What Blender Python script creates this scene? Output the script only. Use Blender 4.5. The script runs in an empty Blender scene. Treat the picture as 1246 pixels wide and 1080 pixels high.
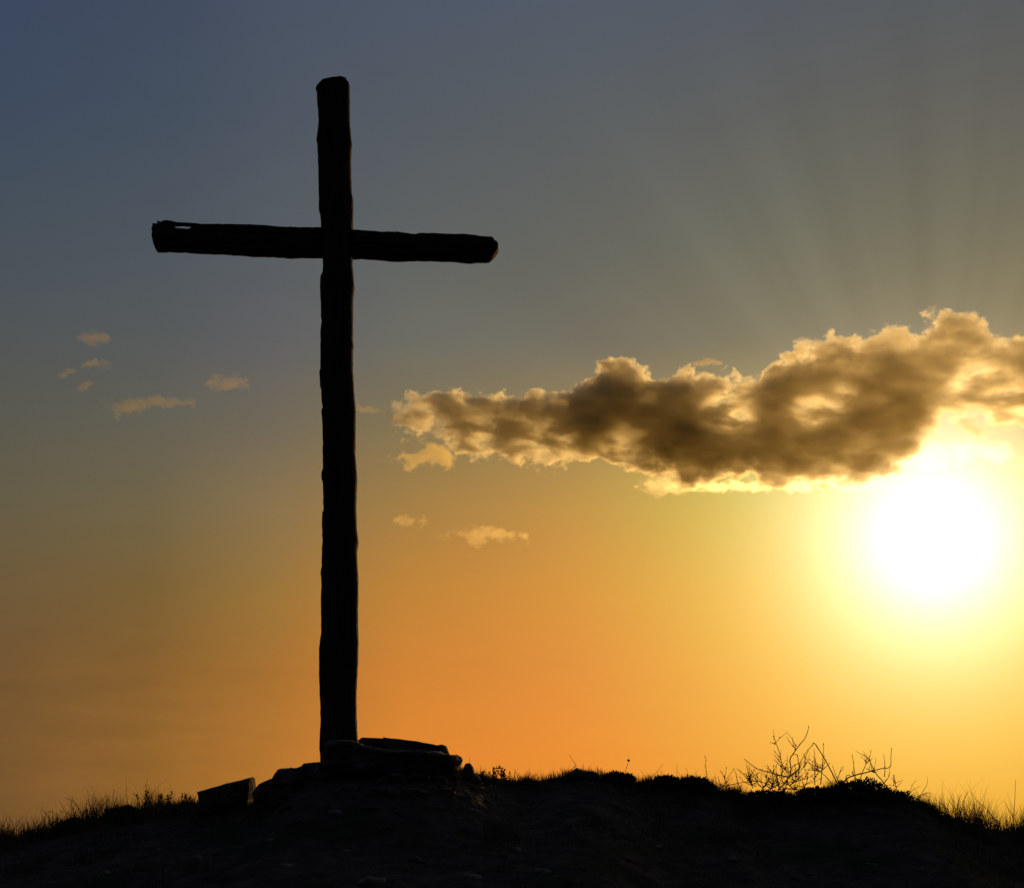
import bpy, bmesh, math, random
from mathutils import Vector, Matrix, noise
R = math.radians
SC = bpy.context.scene
COL = SC.collection

# ------------------------------------------------------------------ camera
F = 1976.0; CX = 623.0; CY = 540.0; PITCH = R(14.5); EYE = Vector((0, 0, 1.6))
cam_d = bpy.data.cameras.new('camera'); cam = bpy.data.objects.new('camera', cam_d); COL.objects.link(cam)
cam_d.sensor_width = 36.0; cam_d.lens = 36.0 * F / 1246.0
cam_d.clip_start = 0.05; cam_d.clip_end = 60000
cam.location = EYE; cam.rotation_euler = (R(90) + PITCH, 0, 0)
SC.camera = cam

def ray(px, py):
    x, u = (px - CX) / F, (CY - py) / F
    return Vector((x, math.cos(PITCH) - u * math.sin(PITCH), math.sin(PITCH) + u * math.cos(PITCH)))
def P(px, py, Y):
    """the point at distance Y (metres ahead) that the photograph shows at px, py"""
    d = ray(px, py)
    return EYE + d * (Y / d.y)

# ------------------------------------------------------------------ sun and sky
sdir = ray(1135, 652).normalized()
SUN_EL = math.asin(sdir.z); SUN_AZ = math.atan2(sdir.x, sdir.y)
sl = bpy.data.lights.new('sun', 'SUN'); so = bpy.data.objects.new('sun', sl); COL.objects.link(so)
sl.energy = 1.1; sl.angle = R(0.53); sl.color = (1.0, 0.59, 0.20)
so.rotation_euler = (-sdir).to_track_quat('-Z', 'Y').to_euler()

def lin(c):
    return tuple((v / 255 / 12.92) if v <= 10 else ((v / 255 + .055) / 1.055) ** 2.4 for v in c)

ROWS = [0, 150, 300, 420, 520, 620, 720, 820, 920, 1000]
SKY = {   # azimuth given by photo column -> colours down the elevations
    -30: [(55, 67, 90), (56, 70, 91), (64, 76, 87), (73, 79, 83), (82, 82, 74), (92, 85, 64), (102, 82, 52), (104, 75, 42), (104, 74, 41), (104, 75, 44)],
    190: [(59, 71, 92), (62, 75, 91), (70, 80, 89), (79, 84, 86), (91, 89, 78), (105, 93, 64), (113, 87, 41), (126, 86, 34), (138, 92, 36), (140, 93, 38)],
    330: [(67, 78, 96), (70, 81, 94), (78, 86, 93), (88, 89, 93), (104, 96, 81), (129, 106, 68), (144, 107, 45), (157, 102, 33), (169, 107, 37), (173, 110, 37)],
    500: [(70, 82, 99), (76, 84, 93), (84, 90, 91), (98, 99, 91), (122, 106, 70), (156, 116, 53), (184, 120, 34), (201, 119, 30), (215, 124, 30), (215, 124, 30)],
    700: [(73, 84, 99), (79, 86, 91), (86, 90, 86), (100, 98, 87), (137, 113, 65), (180, 124, 47), (203, 126, 30), (213, 122, 27), (225, 126, 26), (225, 128, 26)],
    1000: [(74, 82, 93), (81, 85, 85), (91, 93, 82), (106, 100, 80), (162, 131, 73), (192, 146, 51), (213, 144, 31), (221, 140, 27), (221, 139, 27), (221, 139, 27)],
    1250: [(73, 81, 88), (82, 84, 82), (93, 92, 78), (112, 101, 74), (162, 131, 73), (192, 146, 49), (211, 144, 30), (217, 142, 27), (219, 143, 28), (219, 143, 28)],
}
W = bpy.data.worlds.new('World'); SC.world = W; W.use_nodes = True
NT = W.node_tree; NT.nodes.clear()
def nd(nt, t, **kw):
    n = nt.nodes.new(t)
    for k, v in kw.items(): setattr(n, k, v)
    return n
def mth(nt, op, a, b=None, c=None, clamp=False):
    n = nt.nodes.new('ShaderNodeMath'); n.operation = op; n.use_clamp = clamp
    for i, v in enumerate((a, b, c)):
        if v is None: continue
        if isinstance(v, (int, float)): n.inputs[i].default_value = v
        else: nt.links.new(v, n.inputs[i])
    return n.outputs[0]
def maprange(nt, v, a, b, c=0.0, d=1.0, kind='SMOOTHSTEP'):
    n = nt.nodes.new('ShaderNodeMapRange'); n.interpolation_type = kind
    if kind == 'LINEAR': n.clamp = True
    nt.links.new(v, n.inputs[0])
    for i, x in zip((1, 2, 3, 4), (a, b, c, d)): n.inputs[i].default_value = x
    return n.outputs[0]
def mixc(nt, f, a, b, mode='MIX'):
    n = nt.nodes.new('ShaderNodeMix'); n.data_type = 'RGBA'; n.blend_type = mode
    for s, v in ((0, f), (6, a), (7, b)):
        if isinstance(v, (int, float)): n.inputs[s].default_value = v
        elif isinstance(v, tuple): n.inputs[s].default_value = (*v[:3], 1)
        else: nt.links.new(v, n.inputs[s])
    return n.outputs[2]

def build_sky():
    nt = NT
    tc = nd(nt, 'ShaderNodeTexCoord'); g = tc.outputs['Generated']
    nrm = nd(nt, 'ShaderNodeVectorMath', operation='NORMALIZE'); nt.links.new(g, nrm.inputs[0]); v = nrm.outputs[0]
    sp = nd(nt, 'ShaderNodeSeparateXYZ'); nt.links.new(v, sp.inputs[0])
    el = mth(nt, 'ARCSINE', sp.outputs[2])
    az = mth(nt, 'ARCTAN2', sp.outputs[0], sp.outputs[1])
    E0, E1 = R(-10), R(90)
    fac = maprange(nt, el, E0, E1, 0, 1, 'LINEAR')
    def ramp(cols, dim=1.0):
        n = nd(nt, 'ShaderNodeValToRGB'); cr = n.color_ramp; cr.interpolation = 'B_SPLINE' if False else 'EASE'
        cr.interpolation = 'LINEAR'
        st = []
        for y, c in zip(ROWS, cols):
            d = ray(CX, y).normalized(); st.append((( math.asin(d.z) - E0) / (E1 - E0), lin(c)))
        st.append(((R(-3) - E0) / (E1 - E0), tuple(x * .35 for x in st[-1][1])))
        st.append(((R(-8) - E0) / (E1 - E0), (.004, .003, .002)))
        st.insert(0, ((R(60) - E0) / (E1 - E0), (.018, .026, .048)))
        st = st[::-1]
        cr.elements[0].position = st[0][0]; cr.elements[1].position = st[-1][0]
        for p, c in st[1:-1]: cr.elements.new(p)
        for e, (p, c) in zip(sorted(cr.elements, key=lambda e: e.position), st):
            e.color = (*[x * dim for x in c], 1)
        nt.links.new(fac, n.inputs[0])
        return n.outputs[0]
    def azof(px): return math.atan2((px - CX) / F, math.cos(R(14)))
    cols = sorted(SKY)
    cur = ramp(SKY[cols[0]])
    for a, b in zip(cols, cols[1:]):
        m = maprange(nt, az, azof(a), azof(b), 0, 1, 'LINEAR')
        cur = mixc(nt, m, cur, ramp(SKY[b]))
    back = ramp([(31,35,46)] * 4 + [(36,37,42)] * 3 + [(38,35,35)] * 3)
    absd = mth(nt, 'ABSOLUTE', mth(nt, 'SUBTRACT', az, R(10)))
    cur = mixc(nt, maprange(nt, absd, R(30), R(95)), cur, back)
    # the veil of air round the sun: a function of the angle from the sun
    dt = nd(nt, 'ShaderNodeVectorMath', operation='DOT_PRODUCT'); nt.links.new(v, dt.inputs[0]); dt.inputs[1].default_value = sdir
    ang = mth(nt, 'ARCCOSINE', mth(nt, 'MINIMUM', dt.outputs['Value'], 0.9999999))
    rp = mth(nt, 'MULTIPLY', ang, F)                     # in photo pixels
    def gauss(s): return mth(nt, 'EXPONENT', mth(nt, 'MULTIPLY', mth(nt, 'POWER', mth(nt, 'DIVIDE', rp, s), 2.0), -1.0))
    glow = None
    shut = maprange(nt, mth(nt, 'SUBTRACT', el, SUN_EL), 60 / F, 230 / F, 1.0, .10)      # the cloud keeps the sun off the air above it
    for amp, s, c in GLOW:
        k = mth(nt, 'MULTIPLY', gauss(s), amp)
        if s > 200: k = mth(nt, 'MULTIPLY', k, shut)
        s1 = nd(nt, 'ShaderNodeVectorMath', operation='SCALE'); s1.inputs[0].default_value = c; nt.links.new(k, s1.inputs['Scale'])
        if glow is None: glow = s1.outputs[0]
        else:
            ad = nd(nt, 'ShaderNodeVectorMath', operation='ADD'); nt.links.new(glow, ad.inputs[0]); nt.links.new(s1.outputs[0], ad.inputs[1]); glow = ad.outputs[0]
    # sunbeams above the cloud: streaks that run away from the sun
    dx = mth(nt, 'SUBTRACT', az, SUN_AZ); dy = mth(nt, 'SUBTRACT', el, SUN_EL)
    phi = mth(nt, 'ARCTAN2', dy, dx)
    nz = nd(nt, 'ShaderNodeTexNoise', noise_dimensions='1D'); nz.inputs['Scale'].default_value = 5.2; nz.inputs['Detail'].default_value = 2.0
    nt.links.new(mth(nt, 'ADD', phi, 11.2), nz.inputs['W'])
    stk = mth(nt, 'MULTIPLY', mth(nt, 'SUBTRACT', nz.outputs[0], 0.5), .4)
    up = maprange(nt, dy, R(4.0), R(9.0)); fall = maprange(nt, rp, 800, 300)
    stk = mth(nt, 'MULTIPLY', mth(nt, 'MULTIPLY', stk, up), fall)
    gain = mth(nt, 'ADD', stk, 1.0)
    # faint far bank of cloud low on the left and uneven air
    mp = nd(nt, 'ShaderNodeCombineXYZ'); nt.links.new(mth(nt, 'MULTIPLY', az, 10.0), mp.inputs[0]); nt.links.new(mth(nt, 'MULTIPLY', el, 46.0), mp.inputs[1])
    n2 = nd(nt, 'ShaderNodeTexNoise'); n2.inputs['Scale'].default_value = 1.6; n2.inputs['Detail'].default_value = 5; n2.inputs['Roughness'].default_value = .55
    nt.links.new(mp.outputs[0], n2.inputs['Vector'])
    low = maprange(nt, el, R(9.0), R(4.5)); lf = maprange(nt, az, R(-4), R(-14))
    uneven = mth(nt, 'MULTIPLY', mth(nt, 'SUBTRACT', n2.outputs[0], .5), mth(nt, 'ADD', mth(nt, 'MULTIPLY', mth(nt, 'MULTIPLY', low, lf), .40), .07))
    gain = mth(nt, 'ADD', gain, uneven)
    sc_ = nd(nt, 'ShaderNodeVectorMath', operation='SCALE'); nt.links.new(cur, sc_.inputs[0]); nt.links.new(gain, sc_.inputs['Scale'])
    ad = nd(nt, 'ShaderNodeVectorMath', operation='ADD'); nt.links.new(sc_.outputs[0], ad.inputs[0]); nt.links.new(glow, ad.inputs[1])
    bg = nd(nt, 'ShaderNodeBackground'); nt.links.new(ad.outputs[0], bg.inputs[0]); bg.inputs[1].default_value = 1.0
    sky = nd(nt, 'ShaderNodeTexSky'); sky.sky_type = 'NISHITA'; sky.sun_disc = False
    sky.sun_elevation = SUN_EL; sky.sun_rotation = SUN_AZ; sky.dust_density = 4.0
    b2 = nd(nt, 'ShaderNodeBackground'); nt.links.new(sky.outputs[0], b2.inputs[0]); b2.inputs[1].default_value = 0.002
    adds = nd(nt, 'ShaderNodeAddShader'); nt.links.new(bg.outputs[0], adds.inputs[0]); nt.links.new(b2.outputs[0], adds.inputs[1])
    out = nd(nt, 'ShaderNodeOutputWorld'); nt.links.new(adds.outputs[0], out.inputs[0])
GLOW = [(.75, 80, (1.0, .98, .96)), (.9, 144, (1.0, .70, .70)), (1.0, 280, (.18, .37, .03))]
build_sky()
SC.view_settings.view_transform = 'Standard'; SC.view_settings.look = 'None'
SC.view_settings.exposure = 0; SC.view_settings.gamma = 1; SC.view_settings.use_curve_mapping = False
cy = SC.cycles
cy.volume_bounces = 8; cy.max_bounces = 8; cy.diffuse_bounces = 2; cy.transparent_max_bounces = 12
cy.volume_max_steps = 256; cy.volume_step_rate = 1.0
cy.use_denoising = True

def tag(o, label, cat, group=None, kind=None):
    if label: o['label'] = label
    if cat: o['category'] = cat
    if group: o['group'] = group
    if kind: o['kind'] = kind
    return o
def new_mat(name):
    m = bpy.data.materials.new(name); m.use_nodes = True; m.node_tree.nodes.clear(); return m
def link_mesh(name, verts, faces, mat, parent=None, smooth=False, loc=None):
    me = bpy.data.meshes.new(name); me.from_pydata([tuple(v) for v in verts], [], faces); me.validate()
    if mat: me.materials.append(mat)
    if smooth: me.shade_smooth()
    o = bpy.data.objects.new(name, me); COL.objects.link(o)
    if parent: o.parent = parent
    if loc is not None: o.location = loc
    return o

# ------------------------------------------------------------------ clouds: real bodies of mist a mile off, lit by the sun behind them
CD = 1500.0
RIGHT = Vector((1, 0, 0)); UPV = Vector((0, -math.sin(PITCH), math.cos(PITCH))); FWD = Vector((0, math.cos(PITCH), math.sin(PITCH)))
def cloud_matrix(px, py, dist):
    c = EYE + (FWD + RIGHT * (px - CX) / F + UPV * (CY - py) / F) * dist
    s = dist / F                                    # one unit inside the cloud is one pixel of the photo at that distance
    m = Matrix.Identity(4)
    for i, a in enumerate((RIGHT, UPV, FWD)):
        for j in range(3): m[j][i] = a[j] * s
        m[i][3] = c[i]
    return m, s
def lerp_pts(pts, x):
    if x <= pts[0][0]: return pts[0][1]
    for (a, b), (c, d) in zip(pts, pts[1:]):
        if x <= c: return b + (d - b) * (x - a) / max(1e-9, c - a)
    return pts[-1][1]
def curve_node(nt, v, pts, x0, x1, lo, hi):
    n = nt.nodes.new('ShaderNodeFloatCurve'); cm = n.mapping; c = cm.curves[0]
    q = [((x - x0) / (x1 - x0), (y - lo) / (hi - lo)) for x, y in pts]
    c.points[0].location = q[0]; c.points[1].location = q[-1]
    for a in q[1:-1]: c.points.new(*a)
    for p in c.points: p.handle_type = 'VECTOR'
    cm.update(); nt.links.new(maprange(nt, v, x0, x1, 0, 1, 'LINEAR'), n.inputs['Value'])
    return mth(nt, 'MULTIPLY_ADD', n.outputs[0], hi - lo, lo)

def cloud(name_label, cx, cy_, top, bot, thick, dens=.02, amp=1.0, nscale=1 / 45, seed=0, holes=None, pad=14, aniso=.75, albedo=(.97, .95, .90), dist=CD, sharp=12.0, group=None, steps=0.2, bias=0.0, ucurve=None):
    """top and bot: outline in photo pixels; thick: half depth in the same units"""
    T = [(x - cx, cy_ - y) for x, y in top]; B = [(x - cx, cy_ - y) for x, y in bot]
    x0, x1 = min(T[0][0], B[0][0]), max(T[-1][0], B[-1][0])
    mat, s = cloud_matrix(cx, cy_, dist)
    m = new_mat('cloud_mist'); nt = m.node_tree
    tc = nd(nt, 'ShaderNodeTexCoord'); ob = tc.outputs['Object']
    sp = nd(nt, 'ShaderNodeSeparateXYZ'); nt.links.new(ob, sp.inputs[0])
    u, v, w = sp.outputs
    ys = [p[1] for p in T + B]; lo, hi = min(ys) - 1, max(ys) + 1
    t_ = curve_node(nt, u, T, x0, x1, lo, hi); b_ = curve_node(nt, u, B, x0, x1, lo, hi)
    # distance inside the outline, in units of noise amplitude
    dtop = mth(nt, 'SUBTRACT', t_, v); dbot = mth(nt, 'SUBTRACT', v, b_)
    half = mth(nt, 'MULTIPLY', mth(nt, 'SUBTRACT', t_, b_), .5)
    k = mth(nt, 'DIVIDE', w, thick)
    rr = mth(nt, 'SUBTRACT', 1.0, mth(nt, 'SQRT', mth(nt, 'MAXIMUM', mth(nt, 'SUBTRACT', 1.0, mth(nt, 'MULTIPLY', k, k)), 0.0)))
    push = mth(nt, 'MULTIPLY', rr, half)
    dd = mth(nt, 'SUBTRACT', mth(nt, 'MINIMUM', dtop, dbot), push)        # pixels inside the body
    dd = mth(nt, 'MINIMUM', dd, mth(nt, 'MINIMUM', mth(nt, 'SUBTRACT', u, x0), mth(nt, 'SUBTRACT', x1, u)))
    nz = nd(nt, 'ShaderNodeTexNoise'); nz.inputs['Scale'].default_value = nscale; nz.inputs['Detail'].default_value = 7; nz.inputs['Roughness'].default_value = .66
    ofs = nd(nt, 'ShaderNodeVectorMath', operation='ADD'); nt.links.new(ob, ofs.inputs[0]); ofs.inputs[1].default_value = (seed * 371.3, seed * 17.7, seed * 91.1)
    fl = nd(nt, 'ShaderNodeVectorMath', operation='MULTIPLY'); nt.links.new(ofs.outputs[0], fl.inputs[0]); fl.inputs[1].default_value = (1, 1.15, .4)
    nt.links.new(fl.outputs[0], nz.inputs['Vector'])
    dd = mth(nt, 'ADD', dd, mth(nt, 'MULTIPLY', mth(nt, 'SUBTRACT', nz.outputs[0], .5 - bias), amp))
    thin = None
    n3 = nd(nt, 'ShaderNodeTexNoise'); n3.inputs['Scale'].default_value = 1 / 26; n3.inputs['Detail'].default_value = 5; n3.inputs['Roughness'].default_value = .6
    f3 = nd(nt, 'ShaderNodeVectorMath', operation='MULTIPLY'); nt.links.new(ofs.outputs[0], f3.inputs[0]); f3.inputs[1].default_value = (.8, 1.4, .12)
    nt.links.new(f3.outputs[0], n3.inputs['Vector'])
    patch = maprange(nt, n3.outputs[0], .40, .56)
    if holes:
        for (hx, hy, hr, ha) in holes:
            q = nd(nt, 'ShaderNodeCombineXYZ'); nt.links.new(u, q.inputs[0]); nt.links.new(v, q.inputs[1])
            ds = nd(nt, 'ShaderNodeVectorMath', operation='DISTANCE'); nt.links.new(q.outputs[0], ds.inputs[0]); ds.inputs[1].default_value = (hx - cx, cy_ - hy, 0)
            wob = mth(nt, 'MULTIPLY_ADD', nz.outputs[0], hr * 2.0, mth(nt, 'SUBTRACT', ds.outputs['Value'], hr * 1.0))
            h_ = mth(nt, 'SUBTRACT', 1.0, mth(nt, 'MULTIPLY', mth(nt, 'MULTIPLY', maprange(nt, wob, hr * 1.2, hr * .3), patch), ha))
            thin = h_ if thin is None else mth(nt, 'MULTIPLY', thin, h_)
    d = maprange(nt, dd, 0.0, sharp)
    rho = mth(nt, 'MULTIPLY', d, dens / s)
    rho = mth(nt, 'MULTIPLY', rho, maprange(nt, n3.outputs[0], .36, .60, .72, 1.15))
    if thin is not None: rho = mth(nt, 'MULTIPLY', rho, thin)
    if ucurve: rho = mth(nt, 'MULTIPLY', rho, curve_node(nt, u, [(a - cx, b) for a, b in ucurve], x0, x1, 0, 2))
    pv = nd(nt, 'ShaderNodeVolumePrincipled'); pv.inputs['Color'].default_value = (*albedo, 1); pv.inputs['Anisotropy'].default_value = aniso
    pv.inputs['Density'].default_value = 0
    nt.links.new(rho, pv.inputs['Density'])
    out = nd(nt, 'ShaderNodeOutputMaterial'); nt.links.new(pv.outputs[0], out.inputs['Volume'])
    # hull: a closed tube that follows the outline with a margin
    vs, fs = [], []; n = 16; st = 40
    e = pad
    for i in range(st + 1):
        x = x0 - e * .3 + (x1 - x0 + .6 * e) * i / st
        xa = min(max(x, x0), x1); r = (x1 - x0) / st
        tt = max(lerp_pts(T, xa + q * r) for q in (-1, -.5, 0, .5, 1)) + e; bb = min(lerp_pts(B, xa + q * r) for q in (-1, -.5, 0, .5, 1)) - e
        th = thick
        for j in range(n):
            a = 2 * math.pi * j / n
            vs.append((x, (tt + bb) / 2 + math.cos(a) * (tt - bb) / 2, math.sin(a) * (th + e * .3)))
    for i in range(st):
        for j in range(n):
            fs.append((i * n + j, i * n + (j + 1) % n, (i + 1) * n + (j + 1) % n, (i + 1) * n + j))
    fs.append(tuple(range(n))[::-1]); fs.append(tuple(range(st * n, st * n + n)))
    o = link_mesh('cloud', vs, fs, m); o.matrix_world = mat
    bm = bmesh.new(); bm.from_mesh(o.data); bmesh.ops.recalc_face_normals(bm, faces=bm.faces); bm.to_mesh(o.data); bm.free()
    m.cycles.volume_step_rate = steps
    tag(o, name_label, 'cloud', group)
    return o

top = [(480, 507), (490, 502), (503, 495), (517, 490), (540, 488), (552, 482), (575, 484), (590, 488), (605, 481), (625, 479), (650, 481), (670, 491), (690, 478), (705, 466), (725, 458), (745, 453), (765, 454), (785, 462), (800, 469), (820, 463), (845, 464), (865, 461), (885, 466), (905, 468), (925, 457), (940, 438), (955, 433), (985, 431), (1000, 425), (1020, 421), (1035, 424), (1055, 415), (1068, 403), (1080, 396), (1095, 395), (1108, 403), (1120, 403), (1135, 395), (1155, 392), (1190, 396), (1210, 405), (1225, 413), (1246, 410), (1290, 415), (1330, 450)]
bot = [(480,508),(490,512),(520,526),(560,533),(600,548),(620,553),(650,556),(700,556),(725,553),(745,555),(765,566),(785,574),(810,580),(830,582),(860,583),(900,584),(940,585),(980,589),(1010,589),(1050,584),(1085,572),(1110,566),(1125,545),(1140,520),(1170,512),(1220,520),(1290,520),(1330,460)]
MAIN = cloud('long dark cloud with glowing golden rims stretching left above the sun', 900, 500, top, bot, 56, dens=.082, amp=120, seed=2, sharp=9.0, pad=26, bias=.055, nscale=1/50, aniso=.72, albedo=(.999,.957,.80),
             holes=[(885,492,55,.95),(985,502,30,.9),(1022,488,26,.9),(1190,478,72,.97),(1150,522,40,.95),(1240,505,50,.97),(510,524,62,.93),(590,540,56,.93),(670,548,52,.93),(760,545,40,.8),(1085,400,40,.4)], ucurve=[(480,.6),(560,1.0),(700,1.15),(850,1.1),(950,.8),(1100,.62),(1150,.6),(1330,.55)])
def wisp(label, x, y, hw, hh, seed, dens=.011, amp=None, tilt=0.0, group='small golden cloud wisps', th=14, aniso=.6, albedo=(1, .86, .45)):
    n = 8; t, b = [], []
    for i in range(n + 1):
        u = -1 + 2 * i / n; e = math.sqrt(max(0, 1 - u * u)) * hh
        t.append((x + u * hw, y + tilt * u - e * .9 - .2)); b.append((x + u * hw, y + tilt * u + e * .6 + .2))
    cloud(label, x, y, t, b, th, dens=dens, amp=amp or hh * 5.0, seed=seed, sharp=max(3.0, hh * .6), nscale=1.0 / max(9, hh * 1.6), pad=hh * 1.5 + 3, group=group, aniso=aniso, albedo=albedo, bias=.03)
wisp('puffy little cloud with a peaked top, highest of the left group', 116, 411, 20, 11, 5)
wisp('small flat cloud puff just below the peaked puff in the left group', 118, 443, 16, 7, 7)
wisp('tiny slanting cloud shred at the left edge of the left group', 82, 454, 11, 5, 9, dens=.009, tilt=-5)
wisp('tiny hooked cloud shred under the flat puff at left', 104, 470, 8, 6, 11, dens=.010, tilt=-5)
wisp('ragged golden cloud with a bright lower lump left of the cross', 157, 497, 30, 12, 13)
wisp('low long golden cloud strip touching the ragged cloud left of the cross', 205, 490, 32, 8, 15, tilt=1)
wisp('rounded golden cloud puff nearest the cross on its left', 274, 467, 22, 12, 17)
wisp('small golden shred of cloud just right of the cross post', 448, 499, 17, 6, 19)
wisp('curled golden puff hanging below the left end of the long cloud', 517, 556, 36, 20, 21, dens=.022, th=18, aniso=.75, albedo=(1, .88, .5))
wisp('small faint puff left of the flat cloud below the long cloud', 497, 634, 22, 9, 23, dens=.013, aniso=.8, albedo=(1, .88, .55))
wisp('flat ragged golden cloud lowest of the wisps right of the cross', 585, 652, 52, 12, 25, dens=.016, aniso=.8, albedo=(1, .88, .55))
wisp('tiny flat bright wisp above the middle of the long cloud', 860, 441, 17, 5, 27, dens=.03)
wisp('ragged bright fringe hanging under the middle of the long cloud', 812, 592, 38, 13, 29, dens=.02, aniso=.8, albedo=(1, .95, .8))
wisp('thin blazing streak of cloud along the underside of the long cloud above the sun', 960, 592, 150, 8, 37, dens=.03, aniso=.85, albedo=(1, .97, .85), group=None)
wisp('ragged blazing cloud scrap at the right edge above the sun', 1200, 492, 62, 30, 41, dens=.012, th=24, aniso=.85, albedo=(1, .97, .85), group=None)
wisp('bright torn wisp just above the sun', 1165, 556, 75, 20, 31, dens=.014, th=20, aniso=.86, albedo=(1, .98, .88), group=None)

# ------------------------------------------------------------------ the hill
SKYLINE = [(-400,1120),(-200,1075),(-60,1042),(0,1028),(30,1020),(60,1012),(100,1003),(150,992),(200,983),(243,977),(300,973),(345,966),(400,955),(450,948),(520,948),(560,950),(585,950),(600,951),(640,951),(665,948),(685,944),(705,941),(730,943),(750,946),(764,950),(800,951),(840,953),(858,956),(875,965),(900,968),(940,970),(970,971),(1000,967),(1040,963),(1070,966),(1090,975),(1110,985),(1135,997),(1160,1006),(1200,1012),(1246,1019),(1300,1026),(1450,1050),(1700,1100)]
YR = 11.5
def ridge_z(x):
    px = CX + x / YR * F * 0.985                  # close enough for reading the outline
    py = lerp_pts(SKYLINE, px)
    return P(px, py, YR).z
def sstep(a, b, x):
    t = min(1, max(0, (x - a) / (b - a))); return t * t * (3 - 2 * t)
def fbm(x, y, z=0.0, o=4):
    return noise.fractal((x, y, z), 0.9, 2.0, o)
def ground_z(x, y):
    wob = 0.35 * noise.noise((x * .5, 3.1, 0))
    yr = YR + wob * .6
    zr = 1.6 + (ridge_z(max(-7, min(7, x))) - 1.6) * yr / YR
    t = y / yr
    if t < 1:
        z = zr * max(0, t) ** (1.25 + .65 * sstep(.25, 1.2, x))
        if t < 0: pass
        if t < 0: z = max(-14.0, t * 1.6)
    else:
        q = y - yr
        z = zr + .03 * q - 0.14 * q * q if q < 3 else zr - 1.17 - .6 * (q - 3)
    ax = abs(x)
    if ax > 7: z -= min(20, (ax - 7) * .22 + (ax - 7) ** 2 * .01)
    z = max(z, -14 + .6 * noise.noise((x * .01, y * .01, 5)))
    near = 1 - sstep(20, 60, math.hypot(x, y))
    if near > 0:
        r = fbm(x * 1.3, y * 1.3, 1.7) * .016 + fbm(x * 6, y * 6, 4.2) * .014 + fbm(x * 17, y * 17, 2) * .016
        z += near * (r - .004)
        mx = sstep(-1.62, -1.25, x) * sstep(.1, -.55, x) * sstep(9.2, 10.3, y) * sstep(11.9, 11.1, y)
        z += .17 * mx
    return z
def axis(fine0, fine1, step, lo, hi):
    a = [fine0 + step * i for i in range(int((fine1 - fine0) / step) + 1)]
    s, x = step, a[-1]
    while x < hi: s *= 1.22; x += s; a.append(min(x, hi))
    s, x = step, a[0]; pre = []
    while x > lo: s *= 1.22; x -= s; pre.append(max(x, lo))
    return pre[::-1] + a
gx = axis(-5.2, 5.2, .03, -9000, 9000); gy = axis(4.5, 12.6, .03, -4000, 9000)
V = [(x, y, ground_z(x, y)) for y in gy for x in gx]
nx = len(gx)
Fc = [(j * nx + i, j * nx + i + 1, (j + 1) * nx + i + 1, (j + 1) * nx + i) for j in range(len(gy) - 1) for i in range(nx - 1)]

def noise_mat(name, c1, c2, scale, rough=.9, bump=.3, c3=None, bscale=None, coord='Object', stretch=(1, 1, 1), bdist=.02):
    m = new_mat(name); nt = m.node_tree
    tc = nd(nt, 'ShaderNodeTexCoord'); mp = nd(nt, 'ShaderNodeMapping'); mp.inputs['Scale'].default_value = stretch; nt.links.new(tc.outputs[coord], mp.inputs[0])
    n = nd(nt, 'ShaderNodeTexNoise'); n.inputs['Scale'].default_value = scale; n.inputs['Detail'].default_value = 8; n.inputs['Roughness'].default_value = .65
    nt.links.new(mp.outputs[0], n.inputs['Vector'])
    col = mixc(nt, maprange(nt, n.outputs[0], .35, .65), c1, c2)
    if c3:
        n2 = nd(nt, 'ShaderNodeTexNoise'); n2.inputs['Scale'].default_value = scale * .22; n2.inputs['Detail'].default_value = 5
        nt.links.new(mp.outputs[0], n2.inputs['Vector'])
        col = mixc(nt, maprange(nt, n2.outputs[0], .5, .62), col, c3)
    nb = nd(nt, 'ShaderNodeTexNoise'); nb.inputs['Scale'].default_value = bscale or scale * 3; nb.inputs['Detail'].default_value = 8; nt.links.new(mp.outputs[0], nb.inputs['Vector'])
    bp = nd(nt, 'ShaderNodeBump'); bp.inputs['Strength'].default_value = bump; bp.inputs['Distance'].default_value = bdist; nt.links.new(nb.outputs[0], bp.inputs['Height'])
    b = nd(nt, 'ShaderNodeBsdfPrincipled'); nt.links.new(col, b.inputs['Base Color']); b.inputs['Roughness'].default_value = rough
    b.inputs['Specular IOR Level'].default_value = .15
    nt.links.new(bp.outputs[0], b.inputs['Normal'])
    o = nd(nt, 'ShaderNodeOutputMaterial'); nt.links.new(b.outputs[0], o.inputs[0])
    return m
M_SOIL = noise_mat('stony_soil', (.042, .030, .022), (.10, .074, .056), 7, c3=(.034, .036, .015), bump=.6)
M_ROCK = noise_mat('limestone', (.06, .048, .042), (.15, .125, .11), 9, bump=.7, c3=(.06, .06, .05))
M_PALE = noise_mat('pale_stone', (.13, .12, .11), (.26, .24, .23), 14, bump=.6)
M_WOOD = noise_mat('weathered_wood', (.025, .017, .014), (.07, .052, .043), 5, bump=.8, stretch=(9, 9, .6), bscale=14, bdist=.01)
M_WOODX = noise_mat('weathered_wood_beam', (.025, .017, .014), (.07, .052, .043), 5, bump=.8, stretch=(.6, 9, 9), bscale=14, bdist=.01)
M_DRY = noise_mat('dry_grass', (.10, .075, .035), (.20, .15, .07), 20, bump=.1)
M_GREEN = noise_mat('green_leaf', (.035, .055, .015), (.07, .09, .025), 20, bump=.1)
M_TWIG = noise_mat('dark_twig', (.03, .022, .016), (.07, .05, .035), 30, bump=.2)
g = link_mesh('ground', V, Fc, M_SOIL, smooth=True); tag(g, 'bare stony hilltop rising to a low dark ridge', None, kind='structure')

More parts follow.
